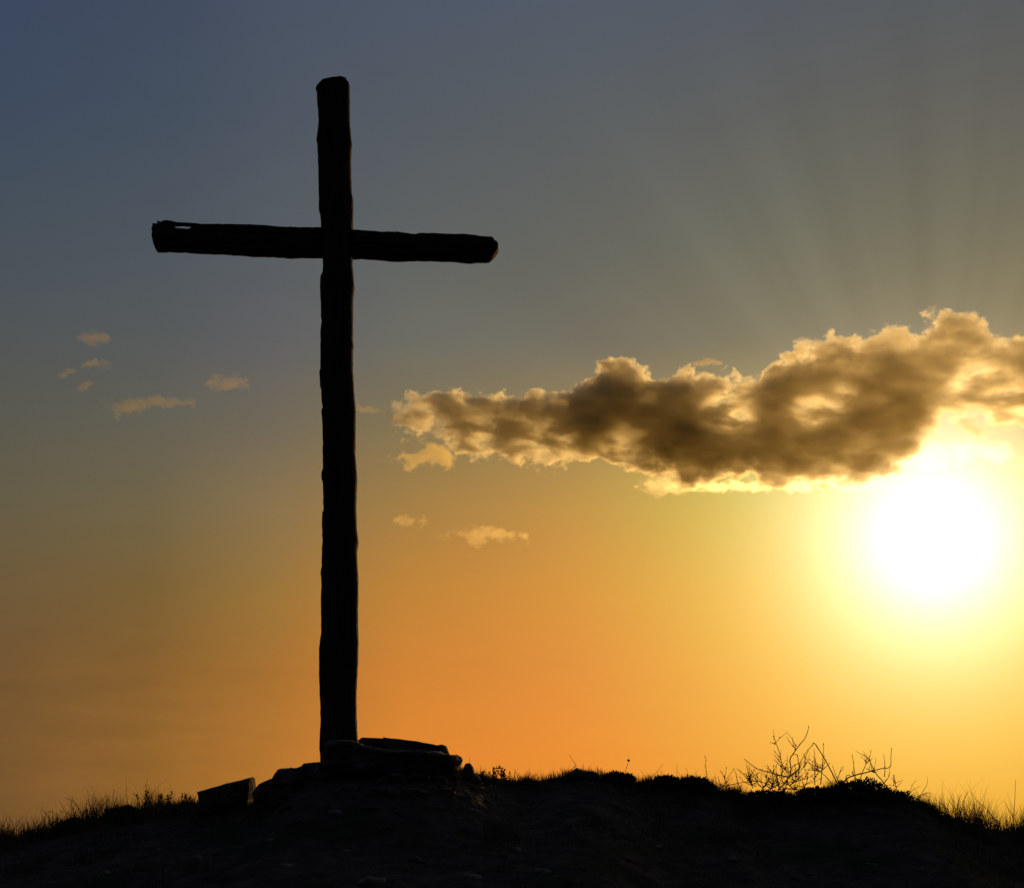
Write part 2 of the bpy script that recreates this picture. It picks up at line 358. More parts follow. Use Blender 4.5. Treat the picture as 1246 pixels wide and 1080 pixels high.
# ------------------------------------------------------------------ the wooden cross
YC = 11.0
def loft(name, stations, mat, parent, axis_='z', nseg=40, groove=.004, seed=0, clamp=None):
    """stations: (position along, centre across, half across, centre depth, half depth)"""
    vs, fs = [], []
    for k, (a, c, h, dc, hd) in enumerate(stations):
        for j in range(nseg):
            t = 2 * math.pi * j / nseg; ct, st = math.cos(t), math.sin(t)
            e = .62
            u = math.copysign(abs(ct) ** e, ct); w = math.copysign(abs(st) ** e, st)
            g_ = 0
            if abs(ct) < .93:
                g_ = groove * (max(0, noise.noise((u * 9 + seed, w * 9, a * .5))) * 2.6 + max(0, noise.noise((u * 22, w * 22 + seed, a * .9))) * 1.5)
            fine = 0.0034 * noise.noise((u * 30, w * 30, a * 22 + seed)) - .006 * max(0, noise.noise((u * 7, w * 7, a * 6 + seed)) - .35)
            U = c + u * (h + fine) * (1 - .0 * g_); Wd = dc + w * (hd - g_) + .012 * noise.noise((a * 1.2, 7 + seed, 0))
            p = (U, Wd, a) if axis_ == 'z' else (a, Wd, U)
            vs.append(clamp(p) if clamp else p)
    n = len(stations)
    for k in range(n - 1):
        for j in range(nseg):
            fs.append((k * nseg + j, k * nseg + (j + 1) % nseg, (k + 1) * nseg + (j + 1) % nseg, (k + 1) * nseg + j))
    for base, flip in ((0, True), ((n - 1) * nseg, False)):       # rough sawn ends
        ring = list(range(base, base + nseg)); a0, c0, h0, dc0, hd0 = stations[0 if flip else -1]
        for q in (.75, .5, .25):
            new = []
            for j in range(nseg):
                x, y, z = vs[base + j] if not clamp else vs[base + j]
                if axis_ == 'z': p = (c0 + (x - c0) * q, dc0 + (y - dc0) * q, a0)
                else: p = (a0, dc0 + (y - dc0) * q, c0 + (z - c0) * q)
                p = clamp(p) if clamp else p
                vs.append(p); new.append(len(vs) - 1)
            for j in range(nseg):
                f = (ring[j], ring[(j + 1) % nseg], new[(j + 1) % nseg], new[j]); fs.append(f[::-1] if flip else f)
            ring = new
        fs.append(tuple(ring[::-1] if flip else ring))
    me_o = link_mesh(name, vs, fs, mat, parent, smooth=False)
    bm = bmesh.new(); bm.from_mesh(me_o.data); bmesh.ops.recalc_face_normals(bm, faces=bm.faces)
    for f in bm.faces: f.smooth = True
    bm.to_mesh(me_o.data); bm.free()
    return me_o

PL = [(95,385),(105,385),(120,386),(150,388),(160,387),(172,385.5),(180,386.5),(200,387.5),(240,388.5),(258,388.5),(262,390),(272,391),(300,392),(320,393.3),(334,393.3),(338,390.5),(350,389.7),(364,390.5),(389,390.8),(391,392),(403,390.5),(431,390.3),(452,390.3),(453,389.2),(471,389.8),(475,391.4),(488,391.7),(498,393.3),(500,391.6),(505,391.5),(508,392.5),(531,393.3),(572,393.3),(576,391.6),(582,391.2),(588,393.3),(622,394),(624,392.6),(638,392),(655,392.6),(688,391.7),(698,390.2),(706,391.4),(738,390.8),(768,391.4),(784,389.5),(790,388.7),(827,388.7),(854,390),(878,390.5),(904,389),(925,390.2),(990,390)]
PR = [(90,425.3),(150,425.5),(165,427),(175,428.3),(190,427),(210,427),(235,428),(245,430),(262,429.5),(300,429),(320,428.9),(337,430),(350,431),(364,429.4),(414,429.2),(420,430.3),(425,429.2),(453,429.4),(481,431),(498,432.8),(531,432.5),(553,432.2),(575,434),(584,434.4),(598,433.6),(620,433.2),(644,434),(658,435.9),(670,434),(709,436),(753,435.3),(780,436),(810,435.3),(845,433.5),(875,433.8),(898,435),(990,436)]
ztop_pts = [(384,104.5),(386,103),(388.5,100),(391,98),(393,97.6),(395,95.6),(397,96.2),(400,94.4),(403,94.5),(406,93),(409,93.3),(412,92),(415,92.6),(418,92),(420,93),(422,93.6),(424,95.6),(426,96.5)]
zt = [(P(a, b, YC).x, P(a, b, YC).z) for a, b in ztop_pts]
sts = []; z0 = P(410, 985, YC).z; z1 = P(410, 91, YC).z
def py_at(z): 
    # photo row of a point at distance YC and height z
    e = math.atan2(z - EYE.z, YC) - PITCH
    return CY - F * math.tan(e)
N = 330
for i in range(N + 1):
    z = z0 + (z1 - z0) * i / N; py = py_at(z)
    xl, xr = P(lerp_pts(PL, py), py, YC).x, P(lerp_pts(PR, py), py, YC).x
    sts.append((z, (xl + xr) / 2, (xr - xl) / 2, YC, .105 + .008 * noise.noise((z, 0, 0))))
def ctop(p):
    lim = lerp_pts(zt, p[0]) - .042 + .013 * noise.noise((p[0] * 60, p[1] * 60, 3)) + (p[1] - YC) * .12
    return (p[0], p[1], min(p[2], lim))
cross = bpy.data.objects.new('wooden_cross', None); COL.objects.link(cross); cross.location = (P(412, 930, YC).x, YC, P(412, 940, YC).z)
tag(cross, 'tall rough wooden cross standing on the stones of the hilltop', 'cross')
bpy.context.view_layer.update()
def adopt(o, parent):
    o.parent = parent; o.matrix_parent_inverse = Matrix.Translation(-parent.location)
post = loft('post', sts, M_WOOD, None, 'z', 44, .007, 0, ctop); adopt(post, cross)

BT = [(186,273.8),(187.5,273.8),(194,273.5),(200,275),(211,276),(213,278.7),(220,279.6),(226,280),(231,279.5),(235,277),(240,274),(262,273.8),(306,274.6),(323,275.7),(340,277.5),(350,278.1),(354,277.6),(358,278.3),(391,278.4),(430,281),(449,282.3),(465,283.8),(484,283.6),(495,285.4),(506,286.9),(510,285.7),(524,285.7),(536,286.5),(553,287),(564,286.5),(574,287.6),(582,289),(600,290.4),(601.5,294.5),(605,296.3),(607,301),(608,303)]
BB = [(186,290),(187,296),(189.4,303.4),(192,305.8),(209,305.4),(225,306),(244,307.4),(266,308),(288,309),(310,311),(332,311.5),(354,313),(373,312.8),(391,312.8),(430,314),(449,314.3),(462,315.2),(475,316.7),(484,317.5),(503,316.4),(524,317),(548,317.6),(564,319),(572,320),(580,319),(590,318.8),(595,318),(600,314.8),(605.4,306),(608,303.5)]
YB = YC + .02
xl_pts = [(273,188.5),(276,187),(279,187.8),(283,186.2),(287,187),(290,186),(295,187),(300,188.3),(304,189.6),(307,192)]
xr_pts = [(286,598),(290.4,600),(292,601.4),(295.6,601.8),(296.5,605.2),(299,606.2),(301,607),(304,606),(306,605.4),(309,603),(311,602.3),(314.8,599.8),(318,596),(322,592)]
xa, xb = P(185, 290, YB).x, P(608, 300, YB).x
sts = []; N = 230
def rowz(px, py): return P(px, py, YB).z
for i in range(N + 1):
    x = xa + (xb - xa) * i / N; px = CX + (x / YB) * F * .9915
    for _ in range(3): px += (x - P(px, 295, YB).x) / (YB / F)
    a, b = rowz(px, lerp_pts(BT, px)), rowz(px, lerp_pts(BB, px))
    if a - b < .01: a, b = (a + b) / 2 + .005, (a + b) / 2 - .005
    sts.append((x, (a + b) / 2, (a - b) / 2, YB, .078 + .006 * noise.noise((x, 3, 0))))
def pyat(z, Y): return CY - F * math.tan(math.atan2(z - EYE.z, Y) - PITCH)
XL = [(rowz(190, a), P(b, a, YB).x) for a, b in xl_pts][::-1]; XR = [(rowz(600, a), P(b, a, YB).x) for a, b in xr_pts][::-1]
def cbeam(p):
    x, y, z = p; nn = .008 * noise.noise((y * 40, z * 40, 9))
    return (min(max(x, lerp_pts(XL, z) + abs(nn)), lerp_pts(XR, z) - abs(nn)), y, z)
beam = loft('crossbeam', sts, M_WOODX, None, 'x', 40, .009, 5, cbeam); adopt(beam, cross)
# the long splinter that has sprung up along the top of the left arm
st2 = []
for px, a, b in [(192.4,270.2,272.6),(194,270.6,272.4),(196,272,273.8),(198,270.4,274.2),(203,269.3,275),(209,269.8,275.8),(213,271.2,275.6),(217,272.2,275.2),(223,272.5,275),(229,272.8,275.4),(233,273,276),(238,273.1,277),(244,273.6,277)]:
    za, zb = rowz(px, a), rowz(px, b); st2.append((P(px, 274, YB).x, (za + zb) / 2, (za - zb) / 2, YB - .01, .03))
spl = loft('splinter', st2, M_WOODX, None, 'x', 16, .001, 8)
spl.parent = beam; spl.matrix_parent_inverse = Matrix.Translation(-cross.location) @ Matrix.Identity(4)
spl.matrix_parent_inverse = Matrix.Identity(4)

# ------------------------------------------------------------------ rocks
def rock(outline, Y, thick, label, mat=M_ROCK, name='rock', rough=.012, seed=0, group=None, sq=.35, step=2.0):
    """a stone whose face has the outline seen from the path, with its own thickness, swelling and chipped skin"""
    pts = []
    for (a, b), (c, d) in zip(outline, outline[1:] + outline[:1]):
        n = max(1, int(math.hypot(c - a, d - b) / step))
        for i in range(n): pts.append((a + (c - a) * i / n, b + (d - b) * i / n))
    pw = [P(a, b, Y) for a, b in pts]
    cx = sum(p.x for p in pw) / len(pw); cz = sum(p.z for p in pw) / len(pw)
    vs, fs = [], []; n = len(pw)
    angs = [-90 + 180 * k / 14 for k in range(15)]
    rings = []
    for an in angs:
        sc = abs(math.cos(R(an))) ** sq if abs(an) < 89 else .0; dy = math.copysign(abs(math.sin(R(an))) ** .8, an) * thick / 2
        rings.append((sc, dy))
    rings = [(.25, -thick / 2 * 1.0), (.55, -thick / 2 * .98)] + rings[1:-1] + [(.55, thick / 2 * .98), (.25, thick / 2)]
    for sc, dy in rings:
        for p in pw:
            q = Vector((cx + (p.x - cx) * sc, Y + dy, cz + (p.z - cz) * sc))
            k = noise.fractal(q * 9 + Vector((seed, 0, 0)), .9, 2, 4) * rough
            dv = noise.voronoi(q * 6.5 + Vector((seed * 3, 1, 0)))[0]
            cr = (min(.35, dv[1] - dv[0]) - .2) * rough * 3.2 + noise.noise(q * 45) * rough * .25
            q.y += (k + cr) * 1.6 * (1 if dy < 0 else -1)
            q.z += k * .55 - rough * .1; q.x += k * .4
            vs.append(q)
    for r in range(len(rings) - 1):
        for j in range(n): fs.append((r * n + j, r * n + (j + 1) % n, (r + 1) * n + (j + 1) % n, (r + 1) * n + j))
    fs.append(tuple(range(n))[::-1]); fs.append(tuple(range((len(rings) - 1) * n, len(rings) * n)))
    base = Vector((cx, Y, min(p.z for p in pw)))
    o = link_mesh(name, [v - base for v in vs], fs, mat, loc=base)
    bm = bmesh.new(); bm.from_mesh(o.data); bmesh.ops.recalc_face_normals(bm, faces=bm.faces); bm.to_mesh(o.data); bm.free()
    o.data.shade_smooth() if rough < .006 else None
    tag(o, label, 'rock', group); return o
rock([(243,963),(256,959),(270,956),(278,953),(285,951.5),(298,948.5),(309,946),(309.5,958),(309,966),(306,972),(305,990),(243,992)], 11.15, .34, 'squared block of stone lying apart at the left of the pile', name='stone_block', rough=.012, sq=.16)
rock([(309.5,976),(309,968),(312,960),(318,953),(326,949.5),(333,946.5),(337,940),(341,935),(345,934),(352,935),(358,934),(366,933.5),(371,930),(376,928),(380,929),(386,928),(396,928),(415,932),(440,945),(450,975),(440,1004),(330,1000)], 10.9, .55, 'big hunched boulder left of the cross foot', rough=.034, seed=3)
rock([(393,930),(394.5,912),(395,903),(400,900.5),(408,899.5),(416,899.8),(425,901),(433,903),(441,906),(452,908.5),(465,911),(480,912.5),(500,912.5),(520,913.5),(536,914.5),(549,917.5),(556,918.5),(561,921),(563,924.5),(561,929),(559,932),(559.5,938),(558,944),(545,950),(500,948),(450,944),(410,940)], 10.72, .36, 'long flat slab of rock across the foot of the cross', name='rock_slab', rough=.024, seed=6, sq=.28)
rock([(436,901),(441,897.3),(455,897.6),(466,898.2),(474,900),(476,915),(440,915)], 11.05, .22, 'thin stone plate tucked behind the slab against the post', name='stone_plate', rough=.005, seed=8, sq=.15)
rock([(466.5,896.9),(480,898.5),(492,900),(510,902.5),(528,905.6),(536,907.8),(540,906.2),(543.5,908),(546,914),(549,920),(540,926),(480,925),(468,915)], 10.98, .26, 'sloping stone plate on top of the slab right of the post', name='stone_plate', rough=.006, seed=9, sq=.15)
rock([(561.5,955),(562,942),(563.5,934),(566,929),(570,927.6),(573,929),(575.5,934),(577.5,941),(583,944.5),(586,950),(585,965),(563,965)], 10.95, .16, 'small upright pointed stone right of the slab', rough=.012, seed=11)
rock([(684,948),(688,941),(694,938.5),(701,934),(706,935.5),(712,937.5),(722,938),(730,942),(734,956),(690,958)], 11.45, .35, 'flat lump of earth and stone on the ridge right of centre', rough=.014, seed=20)
rock([(861,958),(863,952.5),(866,955.5),(872,958.5),(872.5,966),(872,975),(860,975)], 11.4, .08, 'little pointed stone on the ridge left of the thorn bush', rough=.004, seed=23)
random.seed(4)
pale = [(408,988,10,4.5),(423,1036,7,4),(505,1048,15,8),(455,1072,20,8),(575,1068,16,7),(610,1042,10,6),(628,1034,9,5),(660,1060,14,6),(690,1008,7,4),(800,1030,7,4),(240,1044,10,5),(265,1038,7,4),(348,1054,12,5),(330,1022,8,4),(762,1046,9,4),(1060,1052,9,4),(545,1018,8,4),(960,1068,12,5),(130,1062,9,5),(890,1045,7,3.5)]
def hit(px, py):
    d = ray(px, py); y = 5.0
    while y < 12:
        p = EYE + d * (y / d.y)
        if ground_z(p.x, y) >= p.z: return y, p
        y += .03
    return 11.4, EYE + d * (11.4 / d.y)
stones = [('pale weathered stone', M_PALE), ('dull grey stone', M_ROCK)]
NEAR = ['beside the foot boulder', 'down the slope under the boulder', 'in the dirt below the slab', 'at the bottom edge left of centre', 'at the bottom edge under the pointed stone', 'right of the slab in dirt, lower one', 'right of the slab in dirt, upper one', 'low on the slope under the ridge lump', 'just under the ridge lump', 'on the slope left of the thorn bush', 'below the squared block, left one', 'below the squared block, right one', 'low on the slope below the big boulder', 'right under the big boulder', 'on the bare slope right of centre', 'below the cushion shrubs', 'under the small pointed stone', 'at the bottom edge below the thorn bush', 'at the bottom left of the slope', 'on the slope under the thorn bush']
for i, (px, py, w, h) in enumerate(pale):
    y, p = hit(px, py)
    k = random.Random(i); n = 9
    ol = [(px + math.cos(6.283 * j / n) * w * k.uniform(.75, 1.1), py - math.sin(6.283 * j / n) * h * k.uniform(.6, 1.1)) for j in range(n)]
    t, m = stones[i % 3 == 2]
    rock(ol, y + .02, w * 2 * y / F, '%s %s' % (t, NEAR[i]), mat=m, name='stone', rough=.006, seed=30 + i, group='loose stones on the slope', step=3, sq=.5)

RUB = [(452,948,16,9),(480,950,18,10),(508,949,17,9),(533,950,15,9),(553,949,9,8),(436,946,13,9),(408,944,16,9),(466,965,20,10),(500,968,24,11),(540,966,16,9),(425,962,17,9),(385,958,15,9),(352,984,16,8),(330,990,13,7),(398,982,14,7),(450,984,13,6),(490,988,14,7),(530,984,12,6),(565,972,11,6),(318,985,9,6),(575,962,8,5),(590,975,9,5),(365,1000,11,5),(415,1004,10,5),(470,1008,12,5),(512,1010,9,4)]
for i, (px, py, w, h) in enumerate(RUB):
    k = random.Random(i + 50); y, p = hit(px, py); y = min(y, 10.75); n = 8; a0 = k.uniform(0, 1)
    ol = [(px + math.cos(6.283 * (j + a0 + k.uniform(-.25, .25)) / n) * w * k.uniform(.75, 1.1), py - math.sin(6.283 * (j + a0) / n) * h * k.uniform(.65, 1.15)) for j in range(n)]
    rock(ol, y + .05, w * 1.6 * y / F, 'rough dark stone half buried in the rubble heap around the cross foot', name='rubble_stone', rough=.014, seed=70 + i, group='rubble stones heaped round the cross foot', step=2.5, sq=.3)

# ------------------------------------------------------------------ plants
def tube(vs, fs, pts, r0, r1, n=5):
    """a thin tapered stem through pts"""
    base = len(vs); m = len(pts)
    for i, p in enumerate(pts):
        d = (pts[min(i + 1, m - 1)] - pts[max(i - 1, 0)]).normalized()
        a = d.cross(Vector((0, 1, .13))).normalized(); b = d.cross(a)
        r = r0 + (r1 - r0) * i / (m - 1)
        for j in range(n):
            t = 2 * math.pi * j / n
            vs.append(p + (a * math.cos(t) + b * math.sin(t)) * r)
    for i in range(m - 1):
        for j in range(n):
            fs.append((base + i * n + j, base + i * n + (j + 1) % n, base + (i + 1) * n + (j + 1) % n, base + (i + 1) * n + j))
    fs.append(tuple(base + (m - 1) * n + j for j in range(n)))
def leaf(vs, fs, p, d, L, wd, up=None, rnd=random):
    d = d.normalized(); s = d.cross(Vector((rnd.uniform(-1, 1), rnd.uniform(-1, 1), rnd.uniform(-1, 1)))).normalized() * wd
    n_ = d.cross(s).normalized() * L * .12
    b = len(vs)
    vs.extend([p, p + d * L * .35 + s, p + d * L * .4 + n_, p + d * L * .35 - s, p + d * L * .75 + s * .6, p + d * L * .75 - s * .6, p + d * L - n_ * .5])
    fs.extend([(b, b + 1, b + 2), (b, b + 2, b + 3), (b + 1, b + 4, b + 2), (b + 2, b + 5, b + 3), (b + 4, b + 6, b + 2), (b + 2, b + 6, b + 5)])
def smooth_path(pts, rnd, wob=.0, sub=4):
    out = []
    n = len(pts)
    for i in range(n - 1):
        p0, p1, p2, p3 = pts[max(i - 1, 0)], pts[i], pts[i + 1], pts[min(i + 2, n - 1)]
        for k in range(sub):
            t = k / sub
            q = .5 * ((2 * p1) + (p2 - p0) * t + (2 * p0 - 5 * p1 + 4 * p2 - p3) * t * t + (3 * p1 - p0 - 3 * p2 + p3) * t ** 3)
            out.append(q + Vector((rnd.uniform(-wob, wob), rnd.uniform(-wob, wob), rnd.uniform(-wob, wob))))
    out.append(pts[-1]); return out
def poly(pts, ox, oy, sc, Y, rnd, spread=.06):
    dy0 = rnd.uniform(-spread, spread); g = rnd.uniform(-spread, spread)
    n = len(pts)
    return [P(ox + a / sc, oy + b / sc, Y + dy0 + g * i / n) for i, (a, b) in enumerate(pts)]
def on_ground(x, y): return Vector((x, y, ground_z(x, y)))

# bare thorn bush
B1 = [[(470,482),(484,410),(495,350),(488,290),(490,238)],[(430,452),(480,402),(510,340),(505,268),(540,210),(570,170),(600,130),(614,88),(617,62)],[(540,210),(530,192),(519,188)],[(535,200),(546,176)],[(520,238),(548,240),(556,285),(562,318),(525,352),(490,382)],
 [(560,312),(588,244),(640,180),(655,170),(682,210),(710,255),(740,310),(772,372),(790,412),(772,440)],[(709,166),(708,200),(705,260),(700,322),(690,420)],[(455,360),(455,290),(435,210),(411,150),(402,125)],[(225,262),(260,290),(310,325),(380,345),(430,360),(492,372)],[(160,320),(176,352),(186,400),(206,452)],
 [(180,318),(220,355),(260,396),(330,402),(420,440)],[(95,430),(160,418),(232,404),(300,420)],[(240,300),(290,360),(300,400),(350,450)],[(195,370),(240,410),(300,430)],[(372,310),(400,360),(405,420)],[(430,290),(400,350),(396,400),(400,460)],[(650,200),(655,270),(655,420)],[(620,210),(600,250),(588,320)],
 [(625,290),(650,310),(690,342),(740,390),(766,432)],[(662,348),(610,380),(540,402),(500,424)],[(690,340),(640,330),(590,330)],[(760,300),(788,378),(800,402)],[(822,305),(790,392)],[(260,300),(262,380),(280,440)],[(600,330),(610,390),(590,440)],[(340,345),(400,400),(470,440),(540,450)],[(700,380),(600,420),(520,440),(430,450)],[(420,300),(424,380),(440,450)],[(530,420),(545,460),(540,475)],[(480,400),(440,420),(380,450)]]
B2 = [[(882,235),(890,290),(905,412)],[(822,412),(868,372),(950,350),(1020,332),(1060,322),(1110,312),(1117,250),(1122,195)],[(955,255),(965,290),(942,350),(925,402)],[(975,250),(1000,300),(1025,350),(1060,390),(1090,430),(1130,490)],[(1110,312),(1105,370),(1082,400),(1050,432)],[(1072,235),(1080,300),(1078,372)],[(842,385),(852,362),(868,366)],[(1138,360),(1145,420),(1160,482)],[(1000,330),(1012,345),(1030,342)]]
def bush(label, lists, Y, seed, r=.0052, twigs=60, group=None):
    rnd = random.Random(seed); vs, fs = [], []; paths = []
    for k, L in enumerate(lists):
        pts = poly(L, 860, 870, 4.984, Y, rnd, .14)
        if L[0][1] < L[-1][1]: pts = pts[::-1]          # root first
        pth = smooth_path(pts, rnd, .0012); paths.append(pth)
        rr = r * (1.25 if len(L) > 5 else .8)
        tube(vs, fs, pth, rr, rr * .32)
    for k in range(twigs):
        pth = rnd.choice(paths); i = rnd.randrange(0, max(1, int(len(pth) * .7))); p = pth[i]
        d = Vector((rnd.uniform(-.9, .9), rnd.uniform(-.6, .6), rnd.uniform(.1, 1.2))).normalized()
        L = rnd.uniform(.03, .12); q = [p, p + d * L * .5, p + (d + Vector((rnd.uniform(-.15, .15), 0, rnd.uniform(-.05, .2)))) * L]
        q = smooth_path(q, rnd, .0006, 3); tube(vs, fs, q, r * .5, r * .18, 4)
        if len(q) > 3: paths.append(q)
    o = link_mesh('branch_tangle', vs, fs, M_TWIG)
    vs, fs = [], []
    for pth in paths:                                    # buds and thorns
        for p, q in zip(pth, pth[1:]):
            if rnd.random() < .45:
                d = ((q - p).normalized() + Vector((rnd.uniform(-1, 1), rnd.uniform(-1, 1), rnd.uniform(0, .8)))).normalized()
                L = rnd.uniform(.007, .016); leaf(vs, fs, p, d, L, L * .3, rnd=rnd)
    t = link_mesh('bud', vs, fs, M_TWIG); tag(t, None, None, kind='stuff')
    base = on_ground(paths[0][0].x, Y)
    e = bpy.data.objects.new('thorn_bush', None); COL.objects.link(e); e.location = base
    for c in (o, t): adopt(c, e)
    tag(e, label, 'bush', group)
bush('bare tangled thorn bush with the tallest forked twig on the ridge', B1, 11.45, 1, r=.0042, twigs=190)
bush('sparse bare briar with one long arching twig right of the thorn bush', B2, 11.5, 2, r=.0042, twigs=22)

# single dry stalks that stand out against the sky
STALKS = [
 (1080, 900, 6.0, [[(915,575),(925,500),(930,400),(935,290)]], 11.7, 'tall straight dry stalk at the far right edge, highest there', .0026),
 (1080, 900, 6.0, [[(800,590),(760,550),(710,490),(650,440),(612,372)]], 11.7, 'long dry stalk leaning left among the grass right of the mound', .0026),
 (1080, 900, 6.0, [[(505,620),(510,500),(520,440),(545,390)],[(520,600),(540,500),(560,440),(583,380)],[(510,590),(495,500),(475,420)]], 11.65, 'forked tuft of three dry stalks in a V right of the mound', .0026),
 (1080, 900, 6.0, [[(200,460),(240,400),(285,330),(290,275)],[(140,420),(165,380),(180,330),(212,290)],[(130,430),(180,370),(240,335)],[(220,440),(260,400),(300,385),(335,398)],[(190,470),(240,400),(300,408),(325,412)]], 11.6, 'clump of curling dry blades at the top of the right slope', .0022),
 (1080, 900, 6.0, [[(960,640),(920,560),(880,500),(850,440)]], 11.7, 'thin dry stalk leaning left beside the tall stalk at the right edge', .0022),
 (740, 900, 6.922, [[(870,395),(848,360),(830,290),(820,220),(822,150),(812,138)]], 11.5, 'tall crooked stem rising from the small pointed stone on the ridge', .0024),
 (740, 900, 6.922, [[(912,430),(912,370),(903,300)]], 11.5, 'short straight stem just right of the small pointed stone', .0018),
 (740, 900, 6.922, [[(345,340),(380,300),(430,245),(465,198)],[(470,310),(450,270),(435,258)]], 11.5, 'slanting dry stem leaning right on the middle of the ridge', .0018),
 (740, 900, 6.922, [[(578,330),(582,200)]], 11.5, 'thin upright stem between the slanting and the crooked stems', .0014),
 (740, 900, 6.922, [[(672,330),(668,260),(655,235)]], 11.5, 'faint short bent stem left of the crooked stem', .0013),
 (560, 900, 6.23, [[(815,248),(850,215),(880,195),(850,150),(828,108)],[(815,250),(868,200)]], 11.45, 'bent bare twig leaning over the earth lump on the ridge', .002),
 (560, 900, 6.23, [[(750,285),(740,255),(730,238)]], 11.45, 'stubby dark twig at the left foot of the earth lump', .003),
 (560, 900, 6.23, [[(445,310),(430,260),(408,215)],[(415,290),(412,250),(420,240)]], 11.3, 'leaning withered stem right of the leafy weeds by the slab', .0026),
 (560, 900, 6.23, [[(72,175),(70,130)]], 10.95, 'tiny stem on top of the small pointed stone by the slab', .0014),
 (0, 920, 4.153, [[(285,365),(255,335),(240,300),(205,255)],[(262,350),(268,300),(258,275),(240,285)]], 11.5, 'looping dry stem at the lower end of the left slope', .0022),
 (0, 920, 4.153, [[(420,310),(405,275),(370,228),(325,206)],[(345,345),(330,280),(300,225)],[(400,300),(350,292),(300,272)],[(375,290),(362,240),(372,200)]], 11.5, 'spray of arching dry stems on the left slope', .0024),
 (0, 920, 4.153, [[(40,400),(38,350),(30,295)],[(0,385),(40,378),(72,370)],[(20,470),(70,420),(105,355)]], 11.6, 'thin crossed dry stems at the left edge of the picture', .0022),
 (0, 920, 4.153, [[(462,275),(450,230),(445,188)],[(455,250),(435,235)]], 11.5, 'upright forked stem above the leafy weed on the left slope', .0022),
 (0, 920, 4.153, [[(588,270),(572,215),(575,163)]], 11.45, 'tallest thin straight stem in the middle of the left slope', .0022),
 (0, 920, 4.153, [[(540,290),(535,200)],[(538,240),(548,205)]], 11.45, 'short stem with a side twig just left of the tallest thin straight stem', .0018),
 (0, 920, 4.153, [[(650,265),(635,190)]], 11.45, 'short thin stem in the middle of the left slope, right one of two', .0018),
 (0, 920, 4.153, [[(632,270),(620,210)]], 11.45, 'short thin stem in the middle of the left slope, left one of two', .0018),
 (0, 920, 4.153, [[(720,260),(735,220),(740,170),(732,135)],[(738,230),(750,180)],[(692,250),(695,210),(675,188)],[(722,235),(705,200)]], 11.4, 'tall forked withered stem near the top of the left slope', .0026),
 (0, 920, 4.153, [[(1012,220),(1000,190),(990,175)]], 11.2, 'short slanting stem touching the squared stone block', .0026),
 (0, 920, 4.153, [[(130,415),(135,375),(142,338)]], 11.5, 'lone upright stem low on the left slope near the left edge', .0018),
 (0, 920, 4.153, [[(300,360),(295,320),(290,288)]], 11.5, 'straight short stem between the looping stem and the arching spray', .0018),
]
for si, (ox, oy, sc, lists, Y, label, r) in enumerate(STALKS):
    rnd = random.Random(100 + si); vs, fs = [], []
    for L in lists:
        pts = smooth_path(poly(L, ox, oy, sc, Y, rnd, .03), rnd, .001)
        root = pts[0] - Vector((0, 0, .06)); tube(vs, fs, [root] + pts, r * 1.15, r * .45)
        for p in pts[2:]:
            if rnd.random() < .3:
                leaf(vs, fs, p, Vector((rnd.uniform(-1, 1), rnd.uniform(-1, 1), .8)), rnd.uniform(.008, .016), .0025, rnd=rnd)
    b = Vector(vs[0]); o = link_mesh('dry_stalk', [v - b for v in vs], fs, M_DRY, loc=b); tag(o, label, 'dry stalk', 'dry stalks on the skyline')
# seed head on a stalk
e = bpy.data.objects.new('seed_head_stalk', None); COL.objects.link(e); e.location = P(760, 944, 11.4)
rnd = random.Random(5); vs, fs = [], []; pth = smooth_path([P(759, 950, 11.4), P(761, 938, 11.4), P(764.5, 927, 11.4)], rnd, 0); tube(vs, fs, pth, .0022, .0014); adopt(link_mesh('stem', vs, fs, M_DRY), e)
vs, fs = [], []; c = P(764.8, 924.6, 11.4)
for k in range(90):
    d = Vector((rnd.gauss(0, 1), rnd.gauss(0, 1), rnd.gauss(0, .8))).normalized(); leaf(vs, fs, c, d, .011, .003, rnd=rnd)
adopt(link_mesh('seed_head', vs, fs, M_TWIG), e); tag(e, 'single stalk with a round dark seed head on the ridge right of the earth lump', 'flower')

# leafy weeds
def weed(px, py, hpx, wpx, Y, label, seed, nstem=5, lean=0.0, dens=16, lf=.022, group='leafy weeds on the ridge'):
    rnd = random.Random(seed); base = P(px, py, Y); k = Y / F
    e = bpy.data.objects.new('leafy_weed', None); COL.objects.link(e); e.location = base
    sv, sf, lv, lfs = [], [], [], []
    for s in range(nstem):
        a = rnd.uniform(-1, 1) if nstem > 1 else 0
        h = hpx * k * (1 - .45 * abs(a)) * rnd.uniform(.75, 1.05)
        p0 = base + Vector((a * wpx * k * .25, rnd.uniform(-.03, .03), -.04)); p2 = p0 + Vector(((a * .5 + lean) * wpx * k * .6, rnd.uniform(-.04, .04), h + .04)); p1 = (p0 + p2) / 2 + Vector((rnd.uniform(-.01, .01), 0, 0))
        pth = smooth_path([p0, p1, p2], rnd, .001, 8); tube(sv, sf, pth, .0026, .0012)
        for q in range(dens):
            i = rnd.randrange(3, len(pth)); p = pth[i]
            d = Vector((rnd.uniform(-1, 1), rnd.uniform(-1, 1), rnd.uniform(-.1, 1.4)))
            leaf(lv, lfs, p, d, lf * rnd.uniform(.6, 1.2), lf * .2, rnd=rnd)
        leaf(lv, lfs, pth[-1], Vector((a * .3, 0, 1)), lf, lf * .22, rnd=rnd)
    adopt(link_mesh('stem', sv, sf, M_GREEN), e); f = link_mesh('foliage', lv, lfs, M_GREEN); adopt(f, e)
    tag(e, label, 'weed', group)
weed(603, 951, 22, 14, 11.2, 'feathery leafy weed standing tallest just right of the pointed stone', 1, 6, .5, 26)
